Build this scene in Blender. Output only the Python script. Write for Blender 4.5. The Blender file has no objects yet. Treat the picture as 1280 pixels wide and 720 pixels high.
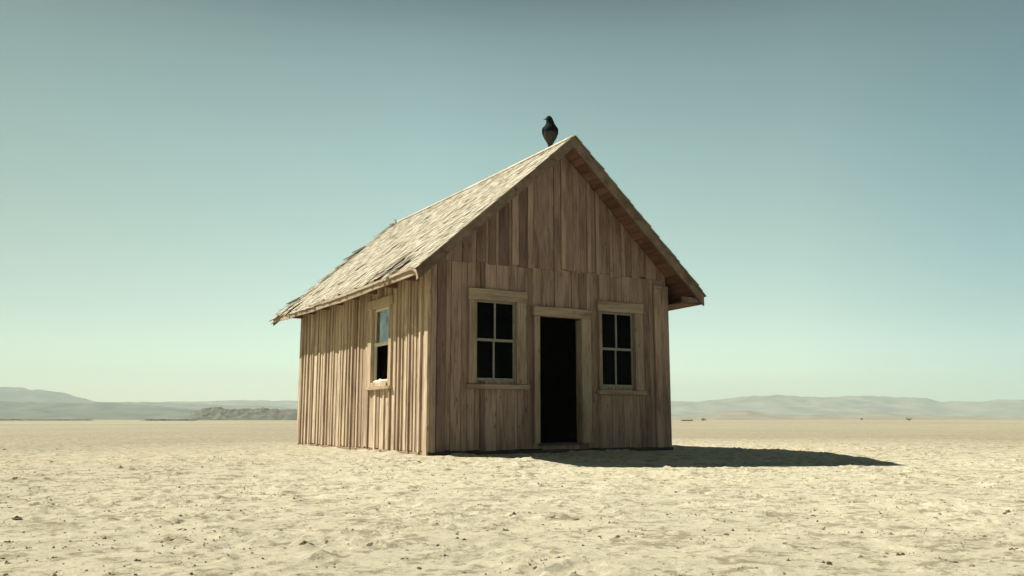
import bpy, bmesh, math, random
import numpy as np
from mathutils import Vector, Matrix
random.seed(7)
SC = bpy.context.scene
COL = SC.collection
W, D, H, SL, OFR, OBK, OE = 4.50, 6.04, 2.90, 0.879, 0.45, 0.62, 0.43
RIDGE = 5.0
def top(x):                       # height of the deck's top plane
    return RIDGE - 0.015 - SL * abs(x - W / 2)

# ------------------------------------------------------------ camera
F, PITCH, YAW = 1066.0, 8.77, 31.05
CAMP = Vector((-5.341, -11.182, 0.519))
cam = bpy.data.cameras.new('camera'); co = bpy.data.objects.new('camera', cam); COL.objects.link(co)
cam.sensor_width = 36; cam.lens = 36 * F / 1280
cam.clip_start = 0.05; cam.clip_end = 30000
co.location = CAMP
co.rotation_euler = (math.radians(90 + PITCH), 0, math.radians(-YAW))
SC.camera = co
a, th = math.radians(YAW), math.radians(PITCH)
FW = Vector((math.sin(a) * math.cos(th), math.cos(a) * math.cos(th), math.sin(th)))
RT = Vector((math.cos(a), -math.sin(a), 0)); UP = RT.cross(FW)
def at(u, v, z=0.0):              # ground point seen at a pixel of the 1280x720 photo
    d = FW + RT * ((u - 640) / F) + UP * ((360 - v) / F)
    t = (z - CAMP.z) / d.z
    return CAMP + d * t
def azim(u):                      # horizontal direction of a pixel column
    d = FW + RT * ((u - 640) / F) - UP * (165 / F)
    return Vector((d.x, d.y, 0)).normalized(), 1 / math.hypot(1, (u - 640) / (F / math.cos(th)))

# ------------------------------------------------------------ materials
def nt(name):
    m = bpy.data.materials.new(name); m.use_nodes = True
    t = m.node_tree; b = t.nodes['Principled BSDF']; return m, t, b
def N(t, ty, **k):
    n = t.nodes.new(ty)
    for q, v in k.items():
        if q.startswith('i_'):
            n.inputs[q[2:].replace('_', ' ')].default_value = v
        else: setattr(n, q, v)
    return n
def ramp(t, stops, interp='LINEAR'):
    r = t.nodes.new('ShaderNodeValToRGB'); r.color_ramp.interpolation = interp
    e = r.color_ramp.elements
    while len(e) < len(stops): e.new(0.5)
    for el, (p, c) in zip(e, stops):
        el.position = p; el.color = (*c, 1) if len(c) == 3 else c
    return r
def mixc(t, mode, fac, A, B):
    m = t.nodes.new('ShaderNodeMix'); m.data_type = 'RGBA'; m.blend_type = mode
    for sock, v in ((m.inputs[0], fac), (m.inputs[6], A), (m.inputs[7], B)):
        if hasattr(v, 'links') or isinstance(v, bpy.types.NodeSocket): t.links.new(v, sock)
        elif isinstance(v, (tuple, list)): sock.default_value = (*v, 1)
        else: sock.default_value = v
    return m.outputs[2]
def wood(name, stops, grain=(22, 22, 1.2), knots=True, dark=(0.06, 0.035, 0.02), bump=0.5, rough=0.9):
    """weathered board: tone per board from the 'tone' attribute, grain streaks and cracks along the board"""
    m, t, b = nt(name); L = t.links
    at_ = N(t, 'ShaderNodeAttribute', attribute_name='tone')
    tc = N(t, 'ShaderNodeTexCoord')
    off = N(t, 'ShaderNodeVectorMath', operation='SCALE'); off.inputs[0].default_value = (7, 13, 31)
    L.new(at_.outputs['Fac'], off.inputs['Scale'])
    add = N(t, 'ShaderNodeVectorMath', operation='ADD'); L.new(tc.outputs['Object'], add.inputs[0]); L.new(off.outputs[0], add.inputs[1])
    mp = N(t, 'ShaderNodeMapping'); mp.inputs['Scale'].default_value = grain; L.new(add.outputs[0], mp.inputs[0])
    n1 = N(t, 'ShaderNodeTexNoise', i_Scale=2.2, i_Detail=8.0, i_Roughness=0.65, i_Distortion=0.6); L.new(mp.outputs[0], n1.inputs['Vector'])
    mp2 = N(t, 'ShaderNodeMapping'); mp2.inputs['Scale'].default_value = tuple(g * (0.22 if g > 5 else 0.6) for g in grain); L.new(add.outputs[0], mp2.inputs[0])
    n2 = N(t, 'ShaderNodeTexNoise', i_Scale=1.5, i_Detail=5.0, i_Roughness=0.6); L.new(mp2.outputs[0], n2.inputs['Vector'])
    base = ramp(t, stops); L.new(at_.outputs['Fac'], base.inputs[0])
    g = ramp(t, [(0.28, (0.42, 0.40, 0.38)), (0.48, (0.86, 0.86, 0.86)), (0.72, (1.22, 1.2, 1.15))]); L.new(n1.outputs[0], g.inputs[0])
    c = mixc(t, 'MULTIPLY', 0.9, base.outputs[0], g.outputs[0])
    g2 = ramp(t, [(0.33, (0.52, 0.46, 0.42)), (0.5, (0.95, 0.95, 0.95)), (0.7, (1.15, 1.15, 1.12))]); L.new(n2.outputs[0], g2.inputs[0])
    c = mixc(t, 'MULTIPLY', 0.8, c, g2.outputs[0])
    if knots:
        v = N(t, 'ShaderNodeTexVoronoi', i_Scale=1.0); mp3 = N(t, 'ShaderNodeMapping')
        mp3.inputs['Scale'].default_value = tuple(7 if q > 5 else 2.6 for q in grain); L.new(add.outputs[0], mp3.inputs[0]); L.new(mp3.outputs[0], v.inputs['Vector'])
        k = ramp(t, [(0.05, (1, 1, 1)), (0.13, (0, 0, 0))]); L.new(v.outputs['Distance'], k.inputs[0])
        sub = N(t, 'ShaderNodeMath', operation='MULTIPLY'); L.new(k.outputs[0], sub.inputs[0]); sub.inputs[1].default_value = 0.6
        c = mixc(t, 'MIX', sub.outputs[0], c, dark)
    L.new(c, b.inputs['Base Color'])
    b.inputs['Roughness'].default_value = rough; b.inputs['Specular IOR Level'].default_value = 0.12
    bp = N(t, 'ShaderNodeBump', i_Strength=bump, i_Distance=0.006); L.new(n1.outputs[0], bp.inputs['Height']); L.new(bp.outputs[0], b.inputs['Normal'])
    return m
def plain(name, c, rough=0.8, scale=9, amt=0.35, spec=0.2, bump=0.0, dist=0.01):
    m, t, b = nt(name); L = t.links
    tc = N(t, 'ShaderNodeTexCoord'); n = N(t, 'ShaderNodeTexNoise', i_Scale=scale, i_Detail=7.0, i_Roughness=0.6); L.new(tc.outputs['Object'], n.inputs['Vector'])
    lo, hi = tuple(x * (1 - amt) for x in c), tuple(x * (1 + amt) for x in c)
    r = ramp(t, [(0.3, lo), (0.7, hi)]); L.new(n.outputs[0], r.inputs[0]); L.new(r.outputs[0], b.inputs['Base Color'])
    b.inputs['Roughness'].default_value = rough; b.inputs['Specular IOR Level'].default_value = spec
    if bump:
        bp = N(t, 'ShaderNodeBump', i_Strength=bump, i_Distance=dist); L.new(n.outputs[0], bp.inputs['Height']); L.new(bp.outputs[0], b.inputs['Normal'])
    return m
M = {}
M['front'] = wood('weathered_brown_boards', [(0.0, (0.115, 0.072, 0.060)), (0.35, (0.250, 0.174, 0.144)), (0.7, (0.36, 0.264, 0.216)), (1.0, (0.48, 0.37, 0.30))])  # gable's shade put into the tone: darker copy of the wall wood
M['side'] = wood('sunlit_side_boards', [(0.0, (0.25, 0.155, 0.105)), (0.35, (0.46, 0.345, 0.24)), (1.0, (0.74, 0.62, 0.44))], dark=(0.14, 0.08, 0.05))  # sunlight put into the tone: lighter copy of the wall wood
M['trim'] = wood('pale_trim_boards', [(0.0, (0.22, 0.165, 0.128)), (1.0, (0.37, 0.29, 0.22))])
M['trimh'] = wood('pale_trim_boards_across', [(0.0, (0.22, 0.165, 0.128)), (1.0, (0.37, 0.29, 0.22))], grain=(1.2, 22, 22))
M['sidetrim'] = wood('sunlit_trim_boards', [(0.0, (0.40, 0.30, 0.20)), (1.0, (0.62, 0.49, 0.33))], dark=(0.2, 0.12, 0.07))  # trim wood lightened for the sunlit side
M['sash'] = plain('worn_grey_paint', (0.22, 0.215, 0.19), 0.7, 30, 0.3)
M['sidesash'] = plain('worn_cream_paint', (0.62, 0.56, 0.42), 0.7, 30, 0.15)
M['dark'] = plain('shade_dark_interior', (0.018, 0.014, 0.012), 0.95, 6, 0.3, 0.05)  # indoor shade put into the colour, so the openings read black
M['base'] = wood('shade_dark_sill_wood', [(0.0, (0.05, 0.042, 0.037)), (1.0, (0.10, 0.080, 0.062))], grain=(1.2, 22, 22))  # shade along the wall foot put into the wood colour
M['under'] = wood('reddish_roof_planks', [(0.0, (0.17, 0.090, 0.064)), (1.0, (0.28, 0.155, 0.11))], grain=(22, 1.2, 22), knots=False)
M['rake'] = wood('grey_brown_rake_board', [(0.0, (0.145, 0.108, 0.084)), (1.0, (0.21, 0.16, 0.125))], grain=(4, 20, 4))
M['shake'] = wood('sunbleached_shakes', [(0.0, (0.13, 0.115, 0.085)), (0.2, (0.28, 0.25, 0.19)), (0.4, (0.44, 0.405, 0.30)), (1.0, (0.55, 0.51, 0.39))], grain=(3, 30, 3), knots=False, dark=(0.1, 0.08, 0.05), bump=0.5)
M['fascia'] = wood('pale_eave_board', [(0.0, (0.34, 0.26, 0.18)), (1.0, (0.52, 0.42, 0.30))], grain=(22, 1.2, 22), knots=False)
M['sunlit_sill'] = plain('pale_sunlit_sill', (0.62, 0.57, 0.45), 0.95, 60, 0.12, 0.05, 0.4)  # brightness of the sunlit sill put into a pale colour
def glass(name, fac, tint, gloss=(0.8, 0.85, 0.85)):
    m, t, b = nt(name); t.nodes.remove(b); L = t.links
    tr = N(t, 'ShaderNodeBsdfTransparent'); tr.inputs[0].default_value = (*tint, 1)
    gl = N(t, 'ShaderNodeBsdfGlossy'); gl.inputs['Color'].default_value = (*gloss, 1); gl.inputs['Roughness'].default_value = 0.12
    n = N(t, 'ShaderNodeTexNoise', i_Scale=5.0, i_Detail=4.0); tc = N(t, 'ShaderNodeTexCoord'); L.new(tc.outputs['Object'], n.inputs['Vector'])
    mr = N(t, 'ShaderNodeMapRange'); mr.inputs['From Min'].default_value = 0.3; mr.inputs['From Max'].default_value = 0.7
    mr.inputs['To Min'].default_value = fac * 0.6; mr.inputs['To Max'].default_value = fac * 1.4; L.new(n.outputs[0], mr.inputs[0])
    mx = N(t, 'ShaderNodeMixShader'); L.new(mr.outputs[0], mx.inputs[0]); L.new(tr.outputs[0], mx.inputs[1]); L.new(gl.outputs[0], mx.inputs[2])
    L.new(mx.outputs[0], t.nodes['Material Output'].inputs['Surface']); return m
M['pane'] = glass('dark_old_glass', 0.0015, (0.6, 0.62, 0.6))
M['sidepane'] = glass('dusty_reflecting_glass', 0.34, (0.5, 0.55, 0.52))

# ------------------------------------------------------------ mesh helpers
class MB:
    def __init__(s): s.v, s.f, s.t, s.m = [], [], [], []
    def hexa(s, c, tone=0.5, mat=0):          # 8 corners: bottom ring, top ring
        n = len(s.v); s.v += [tuple(q) for q in c]
        for q in ((3, 2, 1, 0), (4, 5, 6, 7), (0, 1, 5, 4), (1, 2, 6, 5), (2, 3, 7, 6), (3, 0, 4, 7)):
            s.f.append(tuple(n + k for k in q)); s.t.append(tone); s.m.append(mat)
    def box(s, x0, x1, y0, y1, z0, z1, tone=0.5, mat=0, j=0.0):
        J = lambda: random.uniform(-j, j)
        s.hexa([(x + J(), y + J(), z + J()) for z in (z0, z1) for x, y in ((x0, y0), (x1, y0), (x1, y1), (x0, y1))], tone, mat)
    def face(s, pts, tone=0.5, mat=0):
        n = len(s.v); s.v += [tuple(p) for p in pts]; s.f.append(tuple(range(n, n + len(pts)))); s.t.append(tone); s.m.append(mat)
    def loft(s, rings, tone=0.5, mat=0, cap=True):
        n = len(s.v); k = len(rings[0])
        for r in rings: s.v += [tuple(p) for p in r]
        for i in range(len(rings) - 1):
            for j in range(k):
                s.f.append((n + i * k + j, n + i * k + (j + 1) % k, n + (i + 1) * k + (j + 1) % k, n + (i + 1) * k + j)); s.t.append(tone); s.m.append(mat)
        if cap:
            s.f.append(tuple(n + q for q in reversed(range(k)))); s.t.append(tone); s.m.append(mat)
            q0 = n + (len(rings) - 1) * k; s.f.append(tuple(q0 + q for q in range(k))); s.t.append(tone); s.m.append(mat)
    def build(s, name, mats, parent=None, smooth=False, bevel=0.0, loc=None):
        me = bpy.data.meshes.new(name); me.from_pydata(s.v, [], s.f); me.update()
        if not isinstance(mats, (list, tuple)): mats = [mats]
        for m in mats: me.materials.append(m)
        at_ = me.attributes.new('tone', 'FLOAT', 'FACE'); at_.data.foreach_set('value', s.t)
        me.polygons.foreach_set('material_index', s.m)
        if smooth: me.polygons.foreach_set('use_smooth', [True] * len(s.f))
        bm = bmesh.new(); bm.from_mesh(me); bmesh.ops.recalc_face_normals(bm, faces=bm.faces)
        if bevel: bmesh.ops.bevel(bm, geom=bm.edges[:], offset=bevel, segments=1, affect='EDGES', clamp_overlap=True)
        bm.to_mesh(me); bm.free()
        o = bpy.data.objects.new(name, me); COL.objects.link(o)
        if parent: o.parent = parent
        if loc: o.location = loc
        return o
def tag(o, label=None, cat=None, group=None, kind=None):
    if label: o['label'] = label
    if cat: o['category'] = cat
    if group: o['group'] = group
    if kind: o['kind'] = kind
    return o
def empty(name, loc=(0, 0, 0)):
    o = bpy.data.objects.new(name, None); COL.objects.link(o); o.location = loc; o.empty_display_size = 0.3; return o

# ------------------------------------------------------------ numpy noise
def hsh(ix, iy, seed):
    h = (ix.astype(np.int64) * 374761393 + iy.astype(np.int64) * 668265263 + seed * 982451653) & 0xffffffff
    h = ((h ^ (h >> 13)) * 1274126177) & 0xffffffff
    return ((h ^ (h >> 16)) & 0xffffff) / float(0xffffff)
def vnoise(x, y, seed=0):
    ix, iy = np.floor(x), np.floor(y); fx, fy = x - ix, y - iy
    ux, uy = fx * fx * fx * (fx * (fx * 6 - 15) + 10), fy * fy * fy * (fy * (fy * 6 - 15) + 10)
    A, B, C, E = hsh(ix, iy, seed), hsh(ix + 1, iy, seed), hsh(ix, iy + 1, seed), hsh(ix + 1, iy + 1, seed)
    return (A * (1 - ux) + B * ux) * (1 - uy) + (C * (1 - ux) + E * ux) * uy
def fbm(x, y, o=5, seed=0, g=0.5):
    s = np.zeros_like(x); a_ = 1.0; n = 0
    for i in range(o):
        s += a_ * (vnoise(x * 2 ** i + 17.3 * i, y * 2 ** i - 9.1 * i, seed + i) - 0.5); n += a_; a_ *= g
    return s / n

# ------------------------------------------------------------ ground
def sm(e0, e1, x):
    t = np.clip((x - e0) / (e1 - e0), 0, 1); return t * t * (3 - 2 * t)
def ground_z(x, y):
    x = np.asarray(x, float); y = np.asarray(y, float)
    r = np.hypot(x - CAMP.x, y - CAMP.y)
    near = 1 - sm(26, 60, r)
    z = 0.005 * fbm(x / 2.2, y / 2.2, 3, 3) * 2 * near
    # crusted, trampled surface: broad lumps, hoof-sized hollows, crumbly clods
    z += near * 0.0045 * fbm(x / 0.34, y / 0.22, 4, 11, 0.6) * 2
    patch = sm(0.42, 0.72, vnoise(x / 0.55 + 5, y / 0.55, 40) * 0.6 + vnoise(x / 0.2, y / 0.2, 41) * 0.4)
    c = vnoise(x / 0.075, y / 0.075, 51)
    c2 = vnoise(x / 0.04, y / 0.04, 52)
    z += near * patch * 0.019 * sm(0.55, 0.95, c) + near * patch * 0.013 * sm(0.5, 0.9, c2)
    z -= near * 0.008 * sm(0.68, 0.9, vnoise(x / 0.24 - 3, y / 0.24, 60))
    z += near * 0.006 * fbm(x / 0.06, y / 0.06, 3, 70) * 2
    # the cabin stands on a slight rise; the flat drops a little in front of it
    z -= 0.085 * sm(0.9, 3.0, -y)
    inside = (x > -0.05) & (x < W + 0.05) & (y > -0.02) & (y < D + 0.05)
    calm = np.exp(-((np.maximum(np.maximum(-x, x - W), 0) ** 2 + np.maximum(np.maximum(-y, y - D), 0) ** 2) / 0.35 ** 2))
    z = z * (1 - 0.75 * calm) + (0.012 + 0.085 * np.maximum(0, fbm(x / .5, y / .5, 4, 123, .6)) * 2) * calm
    z = np.where(inside, -0.06, z)
    # wide gentle swells far out
    z += (1 - near) * 0.25 * fbm(x / 90, y / 90, 3, 90) * (1 - sm(300, 900, r)) * sm(60, 140, r)
    return z
def axis(lo, hi, step, far_lo, far_hi, g=1.055):
    c = list(np.arange(lo, hi + step / 2, step)); s = step; p = c[-1]
    while p < far_hi: s *= g; p += s; c.append(min(p, far_hi))
    s = step; p = c[0]; pre = []
    while p > far_lo: s *= g; p -= s; pre.append(max(p, far_lo))
    return np.array(pre[::-1] + c)
def grid_mesh(name, X, Y, Z, mat):
    ny, nx = X.shape
    me = bpy.data.meshes.new(name)
    me.vertices.add(nx * ny); me.vertices.foreach_set('co', np.stack([X, Y, Z], -1).ravel().astype(np.float32))
    i = np.arange(ny - 1)[:, None] * nx + np.arange(nx - 1)[None]
    q = np.stack([i, i + 1, i + nx + 1, i + nx], -1).reshape(-1).astype(np.int32)
    nf = (nx - 1) * (ny - 1)
    me.loops.add(nf * 4); me.loops.foreach_set('vertex_index', q)
    me.polygons.add(nf); me.polygons.foreach_set('loop_start', (np.arange(nf) * 4).astype(np.int32)); me.polygons.foreach_set('loop_total', np.full(nf, 4, np.int32))
    me.polygons.foreach_set('use_smooth', [True] * nf); me.update(); me.validate()
    me.materials.append(mat)
    o = bpy.data.objects.new(name, me); COL.objects.link(o); return o
def ground_mat():
    m, t, b = nt('pale_desert_ground'); L = t.links
    g = N(t, 'ShaderNodeNewGeometry')
    def noise(s, d=6.0, r=0.6, sc=(1, 1, 1)):
        mp = N(t, 'ShaderNodeMapping'); mp.inputs['Scale'].default_value = sc; L.new(g.outputs['Position'], mp.inputs[0])
        n = N(t, 'ShaderNodeTexNoise', i_Scale=s, i_Detail=d, i_Roughness=r); L.new(mp.outputs[0], n.inputs['Vector']); return n.outputs[0]
    nb = noise(0.22, 5.0); r1 = ramp(t, [(0.3, (0.435, 0.405, 0.293)), (0.55, (0.485, 0.445, 0.318)), (0.75, (0.53, 0.482, 0.340))]); L.new(nb, r1.inputs[0])
    nm = noise(3.1, 8.0, 0.7); r2 = ramp(t, [(0.3, (0.80, 0.79, 0.77)), (0.5, (0.98, 0.98, 0.98)), (0.72, (1.12, 1.11, 1.08))]); L.new(nm, r2.inputs[0])
    c = mixc(t, 'MULTIPLY', 1.0, r1.outputs[0], r2.outputs[0])
    nf = noise(38.0, 6.0, 0.75); r3 = ramp(t, [(0.33, (0.70, 0.67, 0.60)), (0.46, (0.97, 0.97, 0.96)), (0.68, (1.12, 1.12, 1.10))]); L.new(nf, r3.inputs[0])
    c = mixc(t, 'MULTIPLY', 0.8, c, r3.outputs[0])
    # darker crumbs and dry litter in small clusters
    nl = noise(15.0, 7.0, 0.8); nc = noise(5.5, 3.0, 0.5)
    a1 = N(t, 'ShaderNodeMath', operation='MULTIPLY_ADD'); L.new(nc, a1.inputs[0]); a1.inputs[1].default_value = 0.55; L.new(nl, a1.inputs[2])
    k = ramp(t, [(0.79, (0, 0, 0)), (0.87, (1, 1, 1))]); L.new(a1.outputs[0], k.inputs[0])
    kk = N(t, 'ShaderNodeMath', operation='MULTIPLY'); L.new(k.outputs[0], kk.inputs[0]); kk.inputs[1].default_value = 0.62
    c = mixc(t, 'MIX', kk.outputs[0], c, (0.15, 0.125, 0.07))
    # long faint tonal bands of the flat
    sep = N(t, 'ShaderNodeMapping'); sep.inputs['Scale'].default_value = (0.012, 0.02, 1); sep.inputs['Rotation'].default_value = (0, 0, 0.5); L.new(g.outputs['Position'], sep.inputs[0])
    n5 = N(t, 'ShaderNodeTexNoise', i_Scale=1.0, i_Detail=4.0); L.new(sep.outputs[0], n5.inputs['Vector'])
    r5 = ramp(t, [(0.35, (0.86, 0.83, 0.80)), (0.6, (1.04, 1.04, 1.03))]); L.new(n5.outputs[0], r5.inputs[0])
    c = mixc(t, 'MULTIPLY', 0.8, c, r5.outputs[0])
    # browner ground away from the cabin, with vignette darkening put into its colour
    ds = N(t, 'ShaderNodeVectorMath', operation='DISTANCE'); L.new(g.outputs['Position'], ds.inputs[0]); ds.inputs[1].default_value = (4, -3, 0)
    dm = N(t, 'ShaderNodeMapRange'); dm.inputs['From Min'].default_value = 6; dm.inputs['From Max'].default_value = 14; L.new(ds.outputs['Value'], dm.inputs[0])
    c = mixc(t, 'MULTIPLY', dm.outputs[0], c, (0.72, 0.715, 0.70))
    L.new(c, b.inputs['Base Color']); b.inputs['Roughness'].default_value = 0.95; b.inputs['Specular IOR Level'].default_value = 0.05
    bp = N(t, 'ShaderNodeBump', i_Strength=0.6, i_Distance=0.014); L.new(nf, bp.inputs['Height'])
    bp2 = N(t, 'ShaderNodeBump', i_Strength=0.45, i_Distance=0.03); L.new(nl, bp2.inputs['Height']); L.new(bp.outputs[0], bp2.inputs['Normal'])
    L.new(bp2.outputs[0], b.inputs['Normal'])
    return m
FAR = 5600
xs = axis(-9.5, 9.5, 0.024, -FAR, FAR, 1.045)
ys = axis(-9.2, -0.2, 0.024, -FAR, FAR, 1.045)
X, Y = np.meshgrid(xs, ys)
ground = tag(grid_mesh('ground', X, Y, ground_z(X, Y), ground_mat()), 'pale dry desert flat, crusted and scattered with crumbs', kind='structure')
def gz(x, y): return float(ground_z(np.array([x]), np.array([y]))[0])

# ------------------------------------------------------------ hills
def hill_mat(name, c1, c2, sc):
    c1 = tuple(q * .7 for q in c1); c2 = tuple(q * 1.25 for q in c2)
    m, t, b = nt(name); L = t.links
    g = N(t, 'ShaderNodeNewGeometry'); n = N(t, 'ShaderNodeTexNoise', i_Scale=sc, i_Detail=8.0, i_Roughness=0.65); L.new(g.outputs['Position'], n.inputs['Vector'])
    r = ramp(t, [(0.36, c1), (0.64, c2)]); L.new(n.outputs[0], r.inputs[0]); L.new(r.outputs[0], b.inputs['Base Color'])
    b.inputs['Roughness'].default_value = 1.0; b.inputs['Specular IOR Level'].default_value = 0.0; return m
def hills(name, dist, front, back, sil, mat, rough=0.06, cell=None, seed=1, label=None, base=-2.0, nu=420, nd=70, slump=1.6):
    pu = np.array([p[0] for p in sil], float); pv = np.array([p[1] for p in sil], float)
    U = np.linspace(pu[0], pu[-1], nu); V = np.interp(U, pu, pv)
    tt = np.concatenate([np.linspace(-1, 0, nd), np.linspace(0, 1, nd // 2)[1:]])
    P = np.zeros((len(tt), nu, 3)); cell = cell or dist * 0.05
    ends = np.minimum(sm(0, 0.05, (U - U[0]) / (U[-1] - U[0])), sm(0, 0.05, (U[-1] - U) / (U[-1] - U[0])))
    for i, (u, v) in enumerate(zip(U, V)):
        d, cosr = azim(u)
        hgt = dist / (cosr) * 0 + (525 - v) / F * dist * math.cos(th) + CAMP.z
        # perpendicular distance kept, so pixel heights hold along the range
        dd = dist / cosr
        for k, t in enumerate(tt):
            r = dd + (front if t < 0 else back) * t
            P[k, i, :2] = (CAMP.x + d.x * r, CAMP.y + d.y * r)
        prof = np.where(tt < 0, (1 - np.abs(tt)) ** slump, (1 - tt) ** 1.2)
        P[:, i, 2] = base + (hgt - base) * prof
    Hh = P[..., 2] - base
    n = fbm(P[..., 0] / cell, P[..., 1] / cell, 6, seed, 0.55)
    gull = np.abs(fbm(P[..., 0] / (cell * 1.3), P[..., 1] / (cell * 1.3), 5, seed + 30, 0.55))
    P[..., 2] += Hh * n * rough * 4 * 0.5 + Hh * (0.06 - gull) * rough * 8
    P[..., 2] = base + (P[..., 2] - base) * ends[None]
    return tag(grid_mesh(name, P[..., 0], P[..., 1], P[..., 2], mat), label, kind='structure')
hm = hill_mat('dry_hillside', (0.060, 0.066, 0.050), (0.115, 0.115, 0.085), 0.012)
hm2 = hill_mat('pale_dry_hillside', (0.13, 0.13, 0.095), (0.19, 0.18, 0.135), 0.01)
hr = hill_mat('broken_rock_bluff', (0.115, 0.118, 0.092), (0.145, 0.145, 0.112), 0.22)
ht = hill_mat('tan_rise', (0.27, 0.235, 0.165), (0.22, 0.195, 0.14), 0.02)
hills('hills', 3900, 1000, 700, [(-420, 478), (-200, 478), (-60, 481), (0, 484), (35, 487), (70, 491), (100, 497), (125, 502), (160, 503), (240, 505), (330, 508), (430, 516), (480, 523)], hm, 0.05, seed=3, label='long blue grey hill falling away at the left')
hills('hills', 2500, 600, 300, [(-420, 501), (-100, 502), (0, 502), (60, 503.5), (130, 504), (190, 508), (235, 512), (290, 517), (360, 521), (420, 524)], hm, 0.05, seed=8, label='low darker ridge before the long hill at the left')
hills('hills', 4700, 700, 400, [(120, 512), (190, 504), (230, 502), (310, 501), (370, 501), (460, 503), (620, 504), (780, 505), (860, 507), (1000, 516)], hm2, 0.04, seed=12, label='pale flat topped hills far behind the cabin')
hills('hills', 4100, 1000, 700, [(720, 512), (790, 505), (840, 503), (875, 502), (900, 499), (950, 496), (975, 495), (1005, 497), (1030, 496), (1090, 496), (1130, 498), (1160, 498.5), (1178, 502), (1225, 503), (1245, 500), (1280, 499.5), (1420, 497), (1650, 500)], hm2, 0.05, seed=21, label='broad pale hills along the right horizon')
hills('bluff', 640, 26, 40, [(225, 525), (234, 521), (240, 515), (252, 511), (275, 510), (300, 511), (318, 512), (326, 510.5), (350, 512), (372, 511), (400, 513), (450, 516), (520, 523)], hr, 0.075, cell=9, seed=33, base=-0.6, label='low broken rocky bluff standing out left of the cabin', nu=500, slump=0.8)
hills('rise', 1500, 260, 200, [(700, 524), (850, 520.5), (884, 517), (905, 513), (935, 513), (952, 517), (1000, 519), (1060, 518), (1085, 517), (1130, 519), (1200, 521), (1300, 522.5), (1500, 524)], ht, 0.08, cell=70, seed=44, base=-1, label='low tan rise with a small knoll on the right horizon')

# ------------------------------------------------------------ shrubs on the horizon
M['shrub'] = plain('dry_olive_leaves', (0.17, 0.155, 0.10), 0.9, 3, 0.4, 0.05)
M['twig'] = plain('grey_twigs', (0.12, 0.10, 0.07), 0.9, 5, 0.3, 0.05)
def shrub_mb(w, h, n, rnd):
    mb = MB(); lobes = [(rnd.uniform(-.36, .36) * w, rnd.uniform(-.3, .3) * w, rnd.uniform(.3, .62) * h, rnd.uniform(.18, .32)) for _ in range(6)]
    for _ in range(n):
        lx, ly, lz, lr = rnd.choice(lobes)
        p = Vector((rnd.gauss(0, 1), rnd.gauss(0, 1), rnd.gauss(0, 1))).normalized() * rnd.random() ** 0.4
        c = Vector((lx + p.x * lr * w, ly + p.y * lr * w, max(0.02, lz + p.z * lr * h)))
        s = rnd.uniform(.025, .06) * w
        A = Vector((rnd.gauss(0, 1), rnd.gauss(0, 1), rnd.gauss(0, 1))).normalized() * s; B = Vector((rnd.gauss(0, 1), rnd.gauss(0, 1), rnd.gauss(0, 1))).normalized() * s
        mb.face([c - A, c + B, c + A, c - B])
    return mb
for (u, d, w, h, lab) in ((879, 330, 1.9, 1.3, 'low dark bush on the flat just right of the cabin'), (1077, 620, 2.6, 2.1, 'small dark bush at the foot of the pale hills'),
                          (1137, 420, 2.4, 1.6, 'lone squat bush farthest right on the flat'), (857, 350, 5, .5, 'flat spreading bush touching the cabin edge')):
    dr, c = azim(u); rnd = random.Random(u)
    x, y = CAMP.x + dr.x * d / c, CAMP.y + dr.y * d / c
    r = tag(empty('desert_shrub', (x, y, gz(x, y) - 0.02)), lab, 'bush', 'bushes on the far flat')
    shrub_mb(w, h, 420, rnd).build('foliage', M['shrub'], r)
    st = MB()
    for k in range(5):
        an = k * 1.3; e_ = Vector((math.cos(an) * w * .25, math.sin(an) * w * .25, h * .5))
        q = [Vector((math.cos(j * 2.1), math.sin(j * 2.1), 0)) * 0.05 for j in range(3)]
        st.loft([[p for p in q], [p * 0.4 + e_ for p in q]])
    st.build('stems', M['twig'], r)
# strip of low scrub along the far left flat
rnd = random.Random(5); sb = MB()
for k in range(420):
    if k < 300: u = rnd.choice([rnd.uniform(-260, 112), rnd.uniform(-40, 110)]); d = rnd.uniform(430, 560)
    else: u = rnd.uniform(186, 240); d = rnd.uniform(380, 440)
    dr, c = azim(u); x, y = CAMP.x + dr.x * d / c, CAMP.y + dr.y * d / c; w = rnd.uniform(1.5, 4); h = rnd.uniform(.1, .6) * rnd.choice((.5, .8, 1))
    z = gz(x, y)
    for _ in range(26):
        cc = Vector((x + rnd.gauss(0, .4) * w, y + rnd.gauss(0, .4) * w, z + rnd.random() * h)); s = rnd.uniform(.1, .3)
        A = Vector((rnd.gauss(0, 1), rnd.gauss(0, 1), rnd.gauss(0, .6))) * s; B = Vector((rnd.gauss(0, 1), rnd.gauss(0, 1), rnd.gauss(0, .6))) * s
        sb.face([cc - A, cc + B, cc + A, cc - B])
tag(sb.build('scrub', M['shrub']), 'thin dark line of scrub along the left horizon', kind='stuff')

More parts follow.
